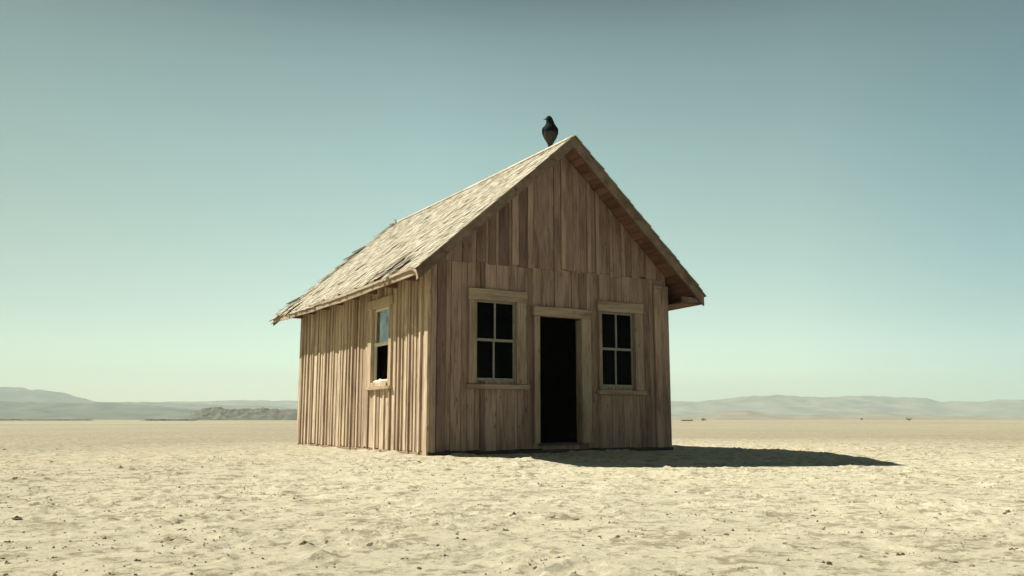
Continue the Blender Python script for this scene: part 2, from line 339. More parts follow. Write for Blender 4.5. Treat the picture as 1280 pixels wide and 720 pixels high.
# ------------------------------------------------------------ clods and pebbles
M['clod'] = plain('dark_crumbly_dirt', (0.165, 0.142, 0.098), 0.98, 25, 0.45, 0.03, 0.8)
M['clodpale'] = plain('tan_crumbly_dirt', (0.34, 0.30, 0.21), 0.98, 25, 0.35, 0.03, 0.8)
M['pebble'] = plain('scattered_crumbs', (0.24, 0.205, 0.13), 0.98, 9, 0.45, 0.03)
def clod_mesh(seed, pieces=5, spread=1.0):
    """one low crusty heap of crumbs on a ragged footprint, highest near its middle; unit half-width"""
    from mathutils import noise
    rnd = random.Random(seed); off = Vector((rnd.uniform(0, 50), rnd.uniform(0, 50), 0)); nr, na = 12, 44; vs, fs = [(0, 0, .5)], []
    pk = [(rnd.uniform(-.55, .55), rnd.uniform(-.35, .35), rnd.uniform(.16, .34), rnd.uniform(.25, .5)) for _ in range(pieces)]
    for i in range(1, nr + 1):
        for j in range(na):
            an = 2 * math.pi * j / na; rr = i / nr
            ed = 1 + .45 * noise.fractal(Vector((math.cos(an) * 1.3, math.sin(an) * 1.3, 3)) + off, .8, 2, 4)
            x, y = math.cos(an) * rr * ed, math.sin(an) * rr * ed * .7
            h = .06 + sum(hh * math.exp(-((x - px) ** 2 + (y - py) ** 2) / w_ ** 2) for px, py, w_, hh in pk)
            h = min(h, .62) * (1 + .9 * noise.fractal(Vector((x * 3.2, y * 3.2, 0)) + off, .7, 2, 5)) * (1 - rr ** 3) - .05 * rr
            vs.append((x, y, max(h, -.06)))
    vs[0] = (0, 0, sum(v[2] for v in vs[1:na + 1]) / na)
    for j in range(na): fs.append((0, 1 + j, 1 + (j + 1) % na))
    for i in range(nr - 1):
        for j in range(na):
            p, q = 1 + i * na + j, 1 + i * na + (j + 1) % na; fs.append((p, p + na, q + na, q))
    me = bpy.data.meshes.new('dirt_clod'); me.from_pydata(vs, [], fs); me.update(); return me
protos = [clod_mesh(s, 3 + s % 4) for s in range(9)]
for me in protos: me.materials.append(M['clod'])
protos_p = []
for me in protos[:5]:
    q = me.copy(); q.materials.clear(); q.materials.append(M['clodpale']); protos_p.append(q)
SPOTS = [ # photo pixels, width in px, label
 (199, 638, 9, 'dark clod standing alone at the mid left of the flat'), (80, 665, 10, 'round dark clod at the lower left with bare ground around it'),
 (99, 687, 9, 'small dark clod below the round one at the lower left'), (170, 700, 17, 'largest dark clod in the left foreground'),
 (287, 703, 19, 'broad flat dark clod left of centre near the bottom edge'), (387, 661, 11, 'dark peaked clod below the left wall of the cabin'),
 (720, 648, 34, 'widest low mound of crumbled dirt below the doorway'), (440, 594, 6, 'tiny dark clod just below the sunlit wall'),
 (540, 594, 8, 'tiny dark clod below the front left corner'), (634, 662, 20, 'doubled dark clod at bottom centre'),
 (791, 686, 7, 'small dark clod standing right of centre near the bottom'), (1230, 670, 11, 'greenish dark clod at the right side of the flat'),
 (1191, 703, 15, 'large dark clod in the right foreground'), (991, 698, 13, 'dark clod with a trailing edge in the right foreground'),
 (935, 657, 17, 'long low clod below the cabin shadow'), (662, 640, 10, 'dark peaked clod straight below the doorway')]
OTHERS = [(6, 563, 9), (70, 562, 7), (87, 562, 5), (100, 563, 9), (120, 563, 5), (20, 606, 9), (147, 602, 7), (13, 635, 11), (65, 625, 11), (20, 649, 10), (31, 664, 5), (40, 669, 12),
 (13, 677, 16), (66, 696, 13), (4, 696, 8), (138, 717, 15), (66, 718, 14), (171, 718, 10), (140, 684, 10), (127, 686, 12), (145, 643, 12), (228, 661, 10), (242, 661, 9), (200, 690, 10), (215, 690, 14),
 (234, 677, 15), (298, 664, 9), (315, 691, 10), (290, 716, 12), (312, 675, 6), (184, 601, 10), (301, 615, 7), (345, 664, 9), (343, 694, 8), (355, 692, 8), (327, 697, 10), (380, 683, 12), (408, 678, 10),
 (425, 682, 12), (468, 681, 14), (489, 666, 12), (518, 667, 7), (512, 647, 9), (547, 656, 12), (570, 667, 9), (580, 675, 12), (537, 694, 12), (485, 704, 12), (541, 701, 9), (527, 703, 7), (505, 698, 14),
 (493, 632, 7), (568, 635, 7), (587, 637, 7), (617, 657, 9), (643, 641, 8), (662, 661, 9), (659, 671, 10), (700, 697, 18), (690, 717, 12), (720, 716, 10), (771, 653, 20), (751, 670, 10), (772, 670, 14),
 (764, 690, 12), (783, 691, 14), (795, 694, 9), (829, 704, 9), (804, 663, 9), (865, 643, 12), (897, 650, 12), (910, 668, 15), (847, 685, 10), (890, 696, 8), (952, 686, 16), (980, 673, 7), (1004, 701, 8), 
 (1034, 703, 15), (1028, 671, 9), (1055, 677, 12), (1018, 686, 12), (1080, 661, 6), (1113, 665, 14), (1084, 697, 10), (1060, 699, 14), (1110, 689, 9), (1126, 691, 13), (1068, 628, 8), (1131, 627, 8), (1018, 643, 12),
 (1172, 635, 8), (1170, 647, 10), (1207, 670, 13), (1195, 662, 12), (1250, 671, 9), (1268, 687, 14), (1242, 703, 8), (1269, 707, 10), (1262, 656, 8), (1262, 642, 12), (1218, 708, 14), (1051, 642, 8), (987, 623, 8),
 (1000, 661, 6), (1180, 696, 6), (1136, 645, 5), (755, 600, 7), (905, 613, 6), (735, 622, 7), (930, 717, 12), (870, 668, 8), (1250, 622, 6), (1080, 615, 5), (355, 618, 6), (480, 610, 6), (410, 606, 5)]
def place_clod(u, v, wpx, k, pale=False):
    p = at(u, v, -.08 if v > 580 else 0); d = (p - CAMP).length; w = wpx / F * d * 0.5 * 0.95
    ps = protos_p if pale else protos
    o = bpy.data.objects.new('dirt_clod', ps[k % len(ps)]); COL.objects.link(o)
    r = random.Random(k)
    o.location = (p.x, p.y, gz(p.x, p.y) - 0.004)
    o.location.z -= .0; o.rotation_euler = (0, 0, -math.radians(YAW) + r.uniform(-.35, .35) + (math.pi if r.random() < .5 else 0))
    s = min(w * 1.35, .065); o.scale = (s, s * r.uniform(.9, 1.5), s * r.uniform(.38, .62) * (0.75 if wpx > 16 else 1)); o.location.z -= s * .05
    return o
for k, (u, v, w, lab) in enumerate(SPOTS): tag(place_clod(u, v, w, k), lab, 'dirt clod', 'dirt clods lying on the flat')
for k, (u, v, w) in enumerate(OTHERS):
    pale = k % 3 == 1
    tag(place_clod(u, v, w, k + 20, pale), 'small tan crumb heap among many lying on the pale flat' if pale else 'small dark clod among many lying on the pale flat', 'dirt clod', 'dirt clods lying on the flat')
rq = random.Random(17)                                   # smaller heaps between them, thinning out with distance
for k in range(150):
    u, v = rq.uniform(-60, 1340), 585 + 150 * rq.random() ** .8
    pale = rq.random() < .6
    tag(place_clod(u, v, rq.uniform(5, 12) * (v - 500) / 170, k + 300, pale), 'small tan crumb heap among many lying on the pale flat' if pale else 'small dark clod among many lying on the pale flat', 'dirt clod', 'dirt clods lying on the flat')
rnd = random.Random(99); pb = MB()
tet = [Vector((1, 0, -.3)), Vector((-.5, .87, -.3)), Vector((-.5, -.87, -.3)), Vector((0, 0, .75))]
pp = []
for _ in range(2600):                                   # crumbs gather in loose clusters
    cx, cy = rnd.uniform(-11, 10), rnd.uniform(-9.3, 1.5)
    for _ in range(rnd.randint(2, 9)):
        pp.append((cx + rnd.gauss(0, .11), cy + rnd.gauss(0, .06)))
pa = np.array(pp); pz = ground_z(pa[:, 0], pa[:, 1])
for (x, y), z in zip(pp, pz):
    if -0.3 < x < W + .3 and y > -0.3: continue
    s = rnd.uniform(.003, .010) * (1.7 if rnd.random() < .14 else 1); R = Matrix.Rotation(rnd.uniform(0, 6.28), 3, 'Z') @ Matrix.Rotation(rnd.uniform(-.5, .5), 3, 'X')
    n = len(pb.v); c = Vector((x, y, z))
    pb.v += [tuple(c + R @ (q * s * rnd.uniform(.7, 1.3))) for q in tet]
    for q in ((0, 1, 3), (1, 2, 3), (2, 0, 3)): pb.f.append(tuple(n + i for i in q)); pb.t.append(.5); pb.m.append(0)
tag(pb.build('gravel', M['pebble']), 'fine dirt crumbs and pebbles strewn over the flat', kind='stuff')

# ------------------------------------------------------------ the cabin
cabin = tag(empty('wooden_cabin', (0, 0, 0)), 'weathered one room wooden cabin with shake roof and open black doorway', 'cabin')
FO = [(0.735, 1.43, 1.09, 2.30), (1.85, 2.645, 0.15, 2.12), (3.06, 3.74, 1.04, 2.27)]   # x0 x1 z0 z1 : window, door, window
SO = [(1.40, 2.12, 1.10, 2.33)]                                                          # y0 y1 z0 z1
def spans(a0, a1, ops, z0, z1):
    """vertical pieces of a board a0..a1 that miss the openings: yields (a, b, z0, z1)"""
    cuts = sorted({a0, a1, *[q for o in ops for q in o[:2] if a0 < q < a1]})
    out = []
    for p, q in zip(cuts, cuts[1:]):
        mid = (p + q) / 2; segs = [(z0, z1)]
        for o in ops:
            if o[0] < mid < o[1]:
                ns = []
                for s0, s1 in segs:
                    if o[2] > s0: ns.append((s0, min(s1, o[2])))
                    if o[3] < s1: ns.append((max(s0, o[3]), s1))
                segs = ns
        out += [(p, q, s0, s1) for s0, s1 in segs if s1 - s0 > 0.01]
    return out
rb = random.Random(3)
# front wall: inner lining + outer boards
def wall_front():
    mb = MB()
    cuts = [0.1, FO[0][0], FO[0][1], FO[1][0], FO[1][1], FO[2][0], FO[2][1], W - .1]
    for p, q in zip(cuts, cuts[1:]):
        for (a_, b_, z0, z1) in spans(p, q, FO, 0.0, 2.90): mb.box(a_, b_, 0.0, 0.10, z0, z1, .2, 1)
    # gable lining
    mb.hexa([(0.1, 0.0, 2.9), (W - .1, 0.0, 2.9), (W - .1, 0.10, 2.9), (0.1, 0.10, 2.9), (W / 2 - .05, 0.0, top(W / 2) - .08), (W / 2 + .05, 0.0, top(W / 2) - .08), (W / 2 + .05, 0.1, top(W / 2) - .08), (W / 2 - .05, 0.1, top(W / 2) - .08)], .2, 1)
    low = [(0.0, .10, .45), (.10, .25, .17), (.25, .33, .5), (.33, .50, .6), (.50, .60, .42), (.60, .73, .55), (.73, .82, .35), (.82, .90, .16), (.90, 1.10, .72), (1.10, 1.30, .62), (1.30, 1.42, .55), (1.42, 1.47, .75), (1.47, 1.60, .42),
           (1.60, 1.76, .28), (1.76, 1.93, .50), (1.93, 2.08, .58), (2.08, 2.17, .40), (2.17, 2.33, .60), (2.33, 2.50, .55), (2.50, 2.64, .50), (2.64, 2.80, .16), (2.80, 2.87, .6), (2.87, 3.05, .45), (3.05, 3.28, .52),
           (3.28, 3.52, .46), (3.52, 3.72, .55), (3.72, 3.86, .48), (3.86, 3.98, .40), (3.98, 4.10, .30), (4.10, 4.19, .5), (4.19, 4.34, .35), (4.34, 4.49, .45)]
    for (p, q, tn) in low:
        th_ = rb.uniform(.016, .030); zt = 2.90 + rb.uniform(-.01, .012)
        for (a_, b_, z0, z1) in spans(p + .003, q - .003, FO, 0.05 + rb.uniform(0, .03), zt):
            mb.box(a_, b_, -th_, 0.0, z0, z1, min(1, max(0, tn + rb.uniform(-.05, .05))), 0)
    up = [(.06, .22, .35), (.22, .36, .42), (.36, .50, .35), (.50, .66, .28), (.66, .74, .55), (.74, .90, .25), (.90, .95, .50), (.95, 1.08, .22), (1.08, 1.13, .55), (1.13, 1.31, .11), (1.31, 1.36, .45), (1.36, 1.48, .70), (1.48, 1.64, .12),
          (1.64, 1.74, .68), (1.74, 1.92, .42), (1.92, 2.06, .50), (2.06, 2.15, .56), (2.15, 2.28, .40), (2.28, 2.38, .60), (2.38, 2.52, .38), (2.52, 2.66, .46), (2.66, 2.79, .42), (2.79, 2.87, .66), (2.87, 2.97, .34), (2.97, 3.04, .60),
          (3.04, 3.20, .48), (3.20, 3.27, .25), (3.27, 3.34, .58), (3.34, 3.50, .44), (3.50, 3.58, .6), (3.58, 3.74, .42), (3.74, 3.90, .50), (3.90, 4.05, .36), (4.05, 4.28, .50), (4.28, 4.46, .42)]
    for (p, q, tn) in up:
        th_ = rb.uniform(.040, .052) if tn < .6 else rb.uniform(.06, .07)
        zb = 2.885 + 0.01 * (p - 2) + rb.uniform(-.035, .02)
        y0, y1 = -th_, -.0321 + .03
        t0, t1 = top(p) - .07, top(q) - .07
        if min(t0, t1) < zb + .03: zb = min(t0, t1) - .04
        mb.hexa([(p + .003, y0, zb), (q - .003, y0, zb), (q - .003, y1, zb), (p + .003, y1, zb), (p + .003, y0, t0), (q - .003, y0, t1), (q - .003, y1, t1), (p + .003, y1, t0)], min(1, max(0, tn + rb.uniform(-.04, .04))), 0)
    for xk in (.02, .22):  # flanking cover pieces at the eaves so the gable meets the roof
        pass
    return mb
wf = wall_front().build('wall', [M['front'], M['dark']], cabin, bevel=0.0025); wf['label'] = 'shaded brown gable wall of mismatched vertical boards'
# narrow left & right ends of gable above seam
def wall_side(x0, sgn, ops, tones, seed, batten=True):
    mb = MB(); r = random.Random(seed)
    cuts = sorted({0.0, D, *[q for o in ops for q in o[:2]]})
    ztop = top(0) - .07
    xi0, xi1 = (x0, x0 + .10) if sgn < 0 else (x0 - .10, x0)
    for p, q in zip(cuts, cuts[1:]):
        for (a_, b_, z0, z1) in spans(p, q, ops, 0.0, ztop): mb.box(xi0, xi1, a_, b_, z0, z1, .2, 1)
    y = 0.10
    while y < D - .1:
        w = r.uniform(.10, .20); q = min(y + w, D - .09); th_ = r.uniform(.010, .03)
        for (a_, b_, z0, z1) in spans(y + .004, q - .004, ops, 0.04 + r.uniform(0, .04), ztop):
            X0, X1 = (x0 - th_, x0) if sgn < 0 else (x0, x0 + th_)
            mb.box(X0, X1, a_, b_, z0, z1, r.uniform(*tones), 0)
        if batten and r.random() < .70:
            bw = r.uniform(.035, .085); lean = r.uniform(-.012, .012); bt = th_ + r.uniform(.016, .032); tn = r.uniform(*tones) + .15
            for (a_, b_, z0, z1) in spans(q - bw / 2, q + bw / 2, ops, 0.02 + r.uniform(0, .05), ztop - r.uniform(0, .02)):
                if b_ - a_ < bw * .5: continue
                X0, X1 = (x0 - bt, x0 - .002) if sgn < 0 else (x0 + .002, x0 + bt)
                mb.hexa([(X0, a_, z0), (X1, a_, z0), (X1, b_, z0), (X0, b_, z0), (X0, a_ + lean, z1), (X1, a_ + lean, z1), (X1, b_ + lean, z1), (X0, b_ + lean, z1)], min(1, tn), 0)
        y = q
    return mb
ws = wall_side(0.0, -1, SO, (.15, .8), 12).build('wall', [M['side'], M['dark']], cabin, bevel=0.0025); ws['label'] = 'sunlit side wall of pale boards and battens'
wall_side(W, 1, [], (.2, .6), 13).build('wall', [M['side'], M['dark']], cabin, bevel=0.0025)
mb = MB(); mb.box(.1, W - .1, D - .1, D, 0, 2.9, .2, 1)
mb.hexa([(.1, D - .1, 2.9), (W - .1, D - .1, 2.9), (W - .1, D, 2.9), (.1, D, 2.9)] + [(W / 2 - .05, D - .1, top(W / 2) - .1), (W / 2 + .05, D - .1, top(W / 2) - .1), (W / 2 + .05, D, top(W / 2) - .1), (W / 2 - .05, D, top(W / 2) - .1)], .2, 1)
x = 0.0; r = random.Random(5)
while x < W - .01:
    q = min(W, x + r.uniform(.12, .2)); t0, t1 = top(x) - .07, top(q) - .07; yy = D + .002 + r.uniform(.015, .03)
    mb.hexa([(x + .003, D, .05), (q - .003, D, .05), (q - .003, yy, .05), (x + .003, yy, .05), (x + .003, D, t0), (q - .003, D, t1), (q - .003, yy, t1), (x + .003, yy, t0)], r.uniform(.1, .7)); x = q
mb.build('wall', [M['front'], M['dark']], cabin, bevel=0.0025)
# corner boards
def pc(name, x0, x1, y0, y1, z0, z1, mat, tone=.5, j=.003, bevel=.004, parent=cabin, label=None):
    m_ = MB(); m_.box(x0, x1, y0, y1, z0, z1, tone, 0, j); o = m_.build(name, mat, parent, bevel=bevel)
    if label: o['label'] = label
    return o
pc('corner_board', -.048, .0, -.03, .095, .0, 2.93, M['side'], .55)
pc('corner_board', -.004, .075, -.062, -.031, .02, 2.78, M['front'], .62)
pc('corner_board', 4.20, 4.34, -.058, -.003, .05, 2.74, M['front'], .72)
pc('corner_board', 4.345, 4.52, -.045, -.003, .03, 2.80, M['front'], .50)
pc('corner_board', 4.18, 4.40, -.078, -.05, 2.745, 2.79, M['front'], .6)
pc('corner_board', -.045, .0, D - .09, D + .03, .02, 2.90, M['side'], .6)
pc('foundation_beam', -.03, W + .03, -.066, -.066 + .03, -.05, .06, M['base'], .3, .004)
pc('foundation_beam', -.035, .0, .1, D - .1, -.05, .05, M['side'], .2, .003)
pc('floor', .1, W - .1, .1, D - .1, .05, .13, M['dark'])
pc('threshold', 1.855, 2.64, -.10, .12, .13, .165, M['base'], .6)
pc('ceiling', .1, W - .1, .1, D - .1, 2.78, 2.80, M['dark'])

# door frame
df = empty('door_frame'); df.parent = cabin
m_ = MB(); m_.box(1.755, 1.85, -.088, -.035, .155, 2.12, .55, 0, .003); m_.build('jamb', M['trim'], df, bevel=.004); m_ = MB(); m_.box(2.645, 2.83, -.088, -.035, .155, 2.12, .68, 0, .003); m_.build('jamb', M['trim'], df, bevel=.004)
m_ = MB(); m_.box(1.735, 2.85, -.095, -.035, 2.123, 2.27, .72, 0, .004); m_.build('lintel', M['trimh'], df, bevel=.004)
m_ = MB(); m_.box(1.851, 1.865, -.03, .06, .166, 2.10, .3, 0, 0); m_.build('reveal', M['trim'], df); m_ = MB(); m_.box(2.63, 2.644, -.03, .06, .166, 2.10, .5, 0, 0); m_.build('reveal', M['trim'], df)
def front_window(x0, x1, z0, z1, fl, fr, ft, sillz, tone):
    w = empty('window'); w.parent = cabin
    c = MB(); y0, y1 = -.085, -.034
    c.box(x0 - fl, x0 - .001, y0, y1, sillz + .045, z1 - .001, tone, 0, .003); c.build('casing', M['trim'], w, bevel=.004); c = MB()
    c.box(x1 + .001, x1 + fr, y0, y1, sillz + .045, z1 - .001, tone + .1, 0, .003)
    c.build('casing', M['trim'], w, bevel=.004)
    c = MB(); c.box(x0 - fl - .02, x1 + fr + .015, y0 - .008, y1, z1 + .002, z1 + ft, tone + .2, 0, .004); c.build('head_casing', M['trimh'], w, bevel=.004)
    s = MB(); s.box(x0 - fl - .04, x1 + fr + .03, -.125, -.034, sillz - .03, sillz + .04, tone + .1, 0, .004); s.build('sill', M['trimh'], w, bevel=.005)
    sash = MB(); a_, b_ = -.018, .022; fw_ = .028
    zm = (z0 + z1) / 2 + .01; xm = (x0 + x1) / 2
    sash.box(x0, x0 + fw_, a_, b_, z0, z1, .5); sash.box(x1 - fw_, x1, a_, b_, z0, z1, .5)
    sash.box(x0 + fw_, x1 - fw_, a_ + .002, b_ - .002, z1 - fw_, z1, .5); sash.box(x0 + fw_, x1 - fw_, a_ + .002, b_ - .002, z0, z0 + .045, .5)
    sash.box(x0 + fw_, x1 - fw_, a_ - .012, b_ - .004, zm - .02, zm + .02, .5)
    sash.box(xm - .014, xm + .014, a_ + .004, b_ - .006, zm + .02, z1 - fw_, .5); sash.box(xm - .032, xm - .004, a_ + .004, b_ - .006, z0 + .045, zm - .02, .5)
    so = sash.build('sash', M['sash'], w, bevel=.003)
    for p in ((x0 + fw_, xm - .014, zm + .02, z1 - fw_), (xm + .014, x1 - fw_, zm + .02, z1 - fw_), (x0 + fw_, xm - .032, z0 + .045, zm - .02), (xm - .004, x1 - fw_, z0 + .045, zm - .02)):
        g = MB(); g.box(p[0], p[1], .002, .005, p[2], p[3]); g.build('pane', M['pane'], w)
    return w
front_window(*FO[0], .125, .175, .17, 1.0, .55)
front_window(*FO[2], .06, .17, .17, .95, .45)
# side window
w = empty('window'); w.parent = cabin
y0, y1, z0, z1 = SO[0]
c = MB(); c.box(-.062, -.008, y0 - .11, y0 - .001, z0 - .06, z1, .45, 0, .003); c.build('casing', M['sidetrim'], w, bevel=.004); c = MB(); c.box(-.062, -.008, y1 + .001, y1 + .15, z0 - .06, z1, .6, 0, .003); c.build('casing', M['sidetrim'], w, bevel=.004)
c = MB(); c.box(-.07, -.008, y0 - .13, y1 + .17, z1 + .002, z1 + .15, .5, 0, .004); c.build('head_casing', M['sidetrim'], w, bevel=.004)
c = MB(); c.box(-.092, -.008, y0 - .14, y1 + .15, z0 - .105, z0 - .062, .6, 0, .004); c.box(-.09, .07, y0 + .001, y1 - .001, z0 - .06, z0 + .01, .9, 0, 0); c.build('sill', M['sidetrim'], w, bevel=.005)
zm = 1.74
s = MB(); s.box(-.012, .03, y0 + .002, y0 + .045, z0 + .012, z1 - .002, .5); s.box(.0, .035, y1 - .045, y1 - .002, z0 + .012, z1 - .002, .5); s.box(.004, .031, y0 + .045, y1 - .045, z0 + .012, z0 + .06, .5)
s.box(-.01, .028, y0 + .045, y1 - .045, z1 - .045, z1 - .002, .5); s.box(-.022, .033, y0 + .045, y1 - .045, zm - .03, zm + .025, .5); s.build('sash', M['sidesash'], w, bevel=.003)
g = MB(); g.box(.016, .020, y0 + .041, y1 - .041, zm + .026, z1 - .046); g.build('pane', M['sidepane'], w)
g = MB(); g.box(.05, .053, y0 + .041, y1 - .041, z0 + .02, zm - .031); g.build('pane', M['pane'], w)
# added lump standing for the sunlit sill, its brightness put into the colour
from mathutils import noise as mn
bm = bmesh.new(); bmesh.ops.create_icosphere(bm, subdivisions=4, radius=1)
for v in bm.verts:
    k = 1 + .35 * mn.fractal(v.co * 1.8 + Vector((3, 1, 2)), .9, 2, 4)
    v.co = Vector((v.co.x * .045 * k, v.co.y * .27 * k, max(-.004, v.co.z * .055 * k * (1 + .5 * mn.noise(v.co * 4)) * (1 - .35 * abs(v.co.y)))))
me = bpy.data.meshes.new('sill_lump'); bm.to_mesh(me); bm.free(); me.materials.append(M['sunlit_sill']); me.polygons.foreach_set('use_smooth', [True] * len(me.polygons))
o = bpy.data.objects.new('sill_lump', me); COL.objects.link(o); o.location = (-.03, (y0 + y1) / 2 + .02, z0 + .012)
tag(o, 'small pale lump standing for the sunlit side window sill', 'sand heap')

# ------------------------------------------------------------ roof
roof = empty('roof'); roof.parent = cabin
Y0, Y1 = -OFR, D + OBK
nl = Vector((-SL, 0, 1)).normalized()
def slope_pt(side, s, y, n):      # s = distance down the slope from the ridge, n = height off the deck plane
    cx_ = 1 / math.hypot(1, SL)
    x = W / 2 + side * s * cx_; z = RIDGE - .015 - s * SL * cx_
    nv = Vector((side * SL, 0, 1)).normalized()
    sag = -0.035 * math.sin(math.pi * min(1, max(0, (y - Y0) / (Y1 - Y0)))) * (0.4 + s / 3.6)
    return Vector((x, y, z + sag)) + nv * n
SLEN = (W / 2 + OE) * math.hypot(1, SL)
for side in (-1, 1):
    dk = MB(); s = 0.0; r = random.Random(side + 4)
    while s < SLEN - .01:
        q = min(SLEN, s + r.uniform(.13, .19)); th_ = r.uniform(.022, .034)
        n = 8
        for k in range(n):
            ya, yb = Y0 + .004 + (Y1 - Y0 - .008) * k / n, Y0 + .004 + (Y1 - Y0 - .008) * (k + 1) / n
            dk.hexa([slope_pt(side, s + .004, ya, -th_), slope_pt(side, q - .004, ya, -th_), slope_pt(side, q - .004, yb, -th_), slope_pt(side, s + .004, yb, -th_),
                     slope_pt(side, s + .004, ya, -.002), slope_pt(side, q - .004, ya, -.002), slope_pt(side, q - .004, yb, -.002), slope_pt(side, s + .004, yb, -.002)], r.uniform(0, 1) if k == 0 else dk.t[-1])
        s = q
    dk.build('deck', M['under'], roof)
    # shakes: split wood, uneven widths and butts
    sh = MB(); expo = .115; ln = .40; r = random.Random(side + 40)
    rows = int(SLEN / expo) + 1
    for i in range(rows):
        sb_ = SLEN + .05 - i * expo                    # butt line of this course
        y = Y0 - .035 - .03 - r.uniform(0, .012)
        while y < Y1 + .03:
            wd = r.choice([r.uniform(.04, .07), r.uniform(.06, .11), r.uniform(.08, .14)]); yb = min(y + wd, Y1 + .05)
            if yb - y < .03: break
            gapw = r.uniform(.002, .009)
            miss = r.random() < .008
            SL_ = ((.42, 3), (.62, 4), (1.0, 5), (1.22, 6), (1.5, 4), (5.6, 2)); slot = side == -1 and any(i <= n_ and i >= (1 if n_ > 3 else 0) and g_ < y < g_ + .16 for g_, n_ in SL_)
            if side == -1 and any(i <= n_ and y <= g_ < yb for g_, n_ in SL_): miss = True
            if side == -1 and i == 0 and y < -.3: miss = False
            if not miss:
                jb = r.gauss(0, .008); b_ = sb_ + jb; t_ = max(.0, b_ - ln * r.uniform(.85, 1.05))
                lift = r.uniform(0, .004) + (r.uniform(.008, .025) if r.random() < .02 else 0)
                if slot: lift += .030
                if side == -1 and y > Y1 - .5 and r.random() < .25: lift += .04
                th_ = r.uniform(.004, .0075) if side < 0 else r.uniform(.012, .019); cu = r.uniform(-.003, .006); sk = r.gauss(0, .004)
                nb = .010 + lift; nt_ = .002
                if i == 0: nb = .006 + lift
                a0, a1 = y + gapw / 2, yb - gapw / 2
                cr = [slope_pt(side, b_, a0 + sk, nb + cu), slope_pt(side, b_ + r.gauss(0, .006), a1 + sk, nb), slope_pt(side, t_, a1, nt_), slope_pt(side, t_, a0, nt_)]
                nv = Vector((side * SL, 0, 1)).normalized()
                cr2 = [cr[0] + nv * th_, cr[1] + nv * th_, cr[2] + nv * .004, cr[3] + nv * .004]
                tn = min(1, max(0, r.gauss(.75, .09)))
                if r.random() < .02: tn = r.uniform(0.1, .3)
                if side > 0: tn *= .16  # right slope's shade put into the tone of its shakes
                sh.hexa(cr + cr2, tn)
            y = yb
    # finely split cap course along the ridge
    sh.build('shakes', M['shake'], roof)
rc = MB(); r = random.Random(77); y = Y0 - .055
while y < Y1:
    q = y + r.uniform(.5, .9); q = min(q, Y1 + .02)
    for side in (-1, 1):
        n0 = .019 + (0.004 if side > 0 else 0)
        A = [slope_pt(side, s_, yy, n) for n in (n0, n0 + .010) for (s_, yy) in ((.0, y), (.12 + r.uniform(-.01, .01), y), (.12, q - .006), (.0, q - .006))]
        rc.hexa(A, r.uniform(.4, .9))
    y = q
rc.build('ridge_cap', M['shake'], roof)
# rake boards (front and back), thick under the shakes
def rake(side, y0, y1, hgt, tone, s0=0.0):
    m_ = MB(); n = 6
    for k in range(n):
        sa, sb2 = s0 + (SLEN + .015 - s0) * k / n, s0 + (SLEN + .015 - s0) * (k + 1) / n
        P = []
        for zoff in (-hgt, .0):
            for (s_, yy) in ((sa, y0), (sb2, y0), (sb2, y1), (sa, y1)):
                v = slope_pt(side, s_, y0, 0); P.append((v.x, yy, v.z + zoff))
        m_.hexa(P, tone)
    o = m_.build('rake_board', M['rake'], cabin); return o
rake(-1, Y0 - .035, Y0, .185, .45); rake(1, Y0 - .0355, Y0, .175, .7)
rake(-1, Y1, Y1 + .03, .16, .3); rake(1, Y1, Y1 + .0305, .16, .3)
# eave boards
def along_eave(name, x0, x1, zlo, zhi, mat, seed, tone=.5, wob=.012, ya=Y0 + .002, yb=Y1 - .002):
    r = random.Random(seed); m_ = MB(); n = 14; pr = None
    for k in range(n + 1):
        y = ya + (yb - ya) * k / n; side = -1 if x0 < 0 else 1
        sg = slope_pt(side, SLEN, y, 0).z - (RIDGE - .015 - SLEN * SL / math.hypot(1, SL)); w1, w2 = r.uniform(-wob, wob) * .4 + sg, r.uniform(-wob, wob) + sg
        ring = [(x0, y, zlo + w2), (x1, y, zlo + w2), (x1, y, zhi + w1), (x0, y, zhi + w1)]
        if pr: m_.hexa([pr[0], pr[1], ring[1], ring[0], pr[3], pr[2], ring[2], ring[3]], tone)
        pr = ring
    return m_.build(name, mat, cabin)
ez = RIDGE - .015 - SLEN * SL / math.hypot(1, SL)
along_eave('fascia', -OE - .022, -OE + .004, ez - .10, ez - .012, M['fascia'], 4, .5, .009)
along_eave('fascia', W + OE - .02, W + OE + .02, ez - .16, ez - .012, M['under'], 5, .4, .004)
# level lookouts that box the right eave, seen under the gable end
pc('lookout', W + .02, W + OE - .02, -.43, -.37, ez - .14, ez - .05, M['rake'], .5)
for yy in np.arange(.3, D, .75): pc('rafter_tail', W + .03, W + OE - .021, yy, yy + .05, ez - .10, ez - .01, M['under'], .4)
pc('soffit', W + .035, W + OE - .02, -.36, D + .3, ez - .16, ez - .142, M['under'], .6)
for yy in np.arange(.35, D, .8): pc('rafter_tail', -OE + .005, -.035, yy, yy + .05, ez - .06, ez + .02, M['under'], .4)
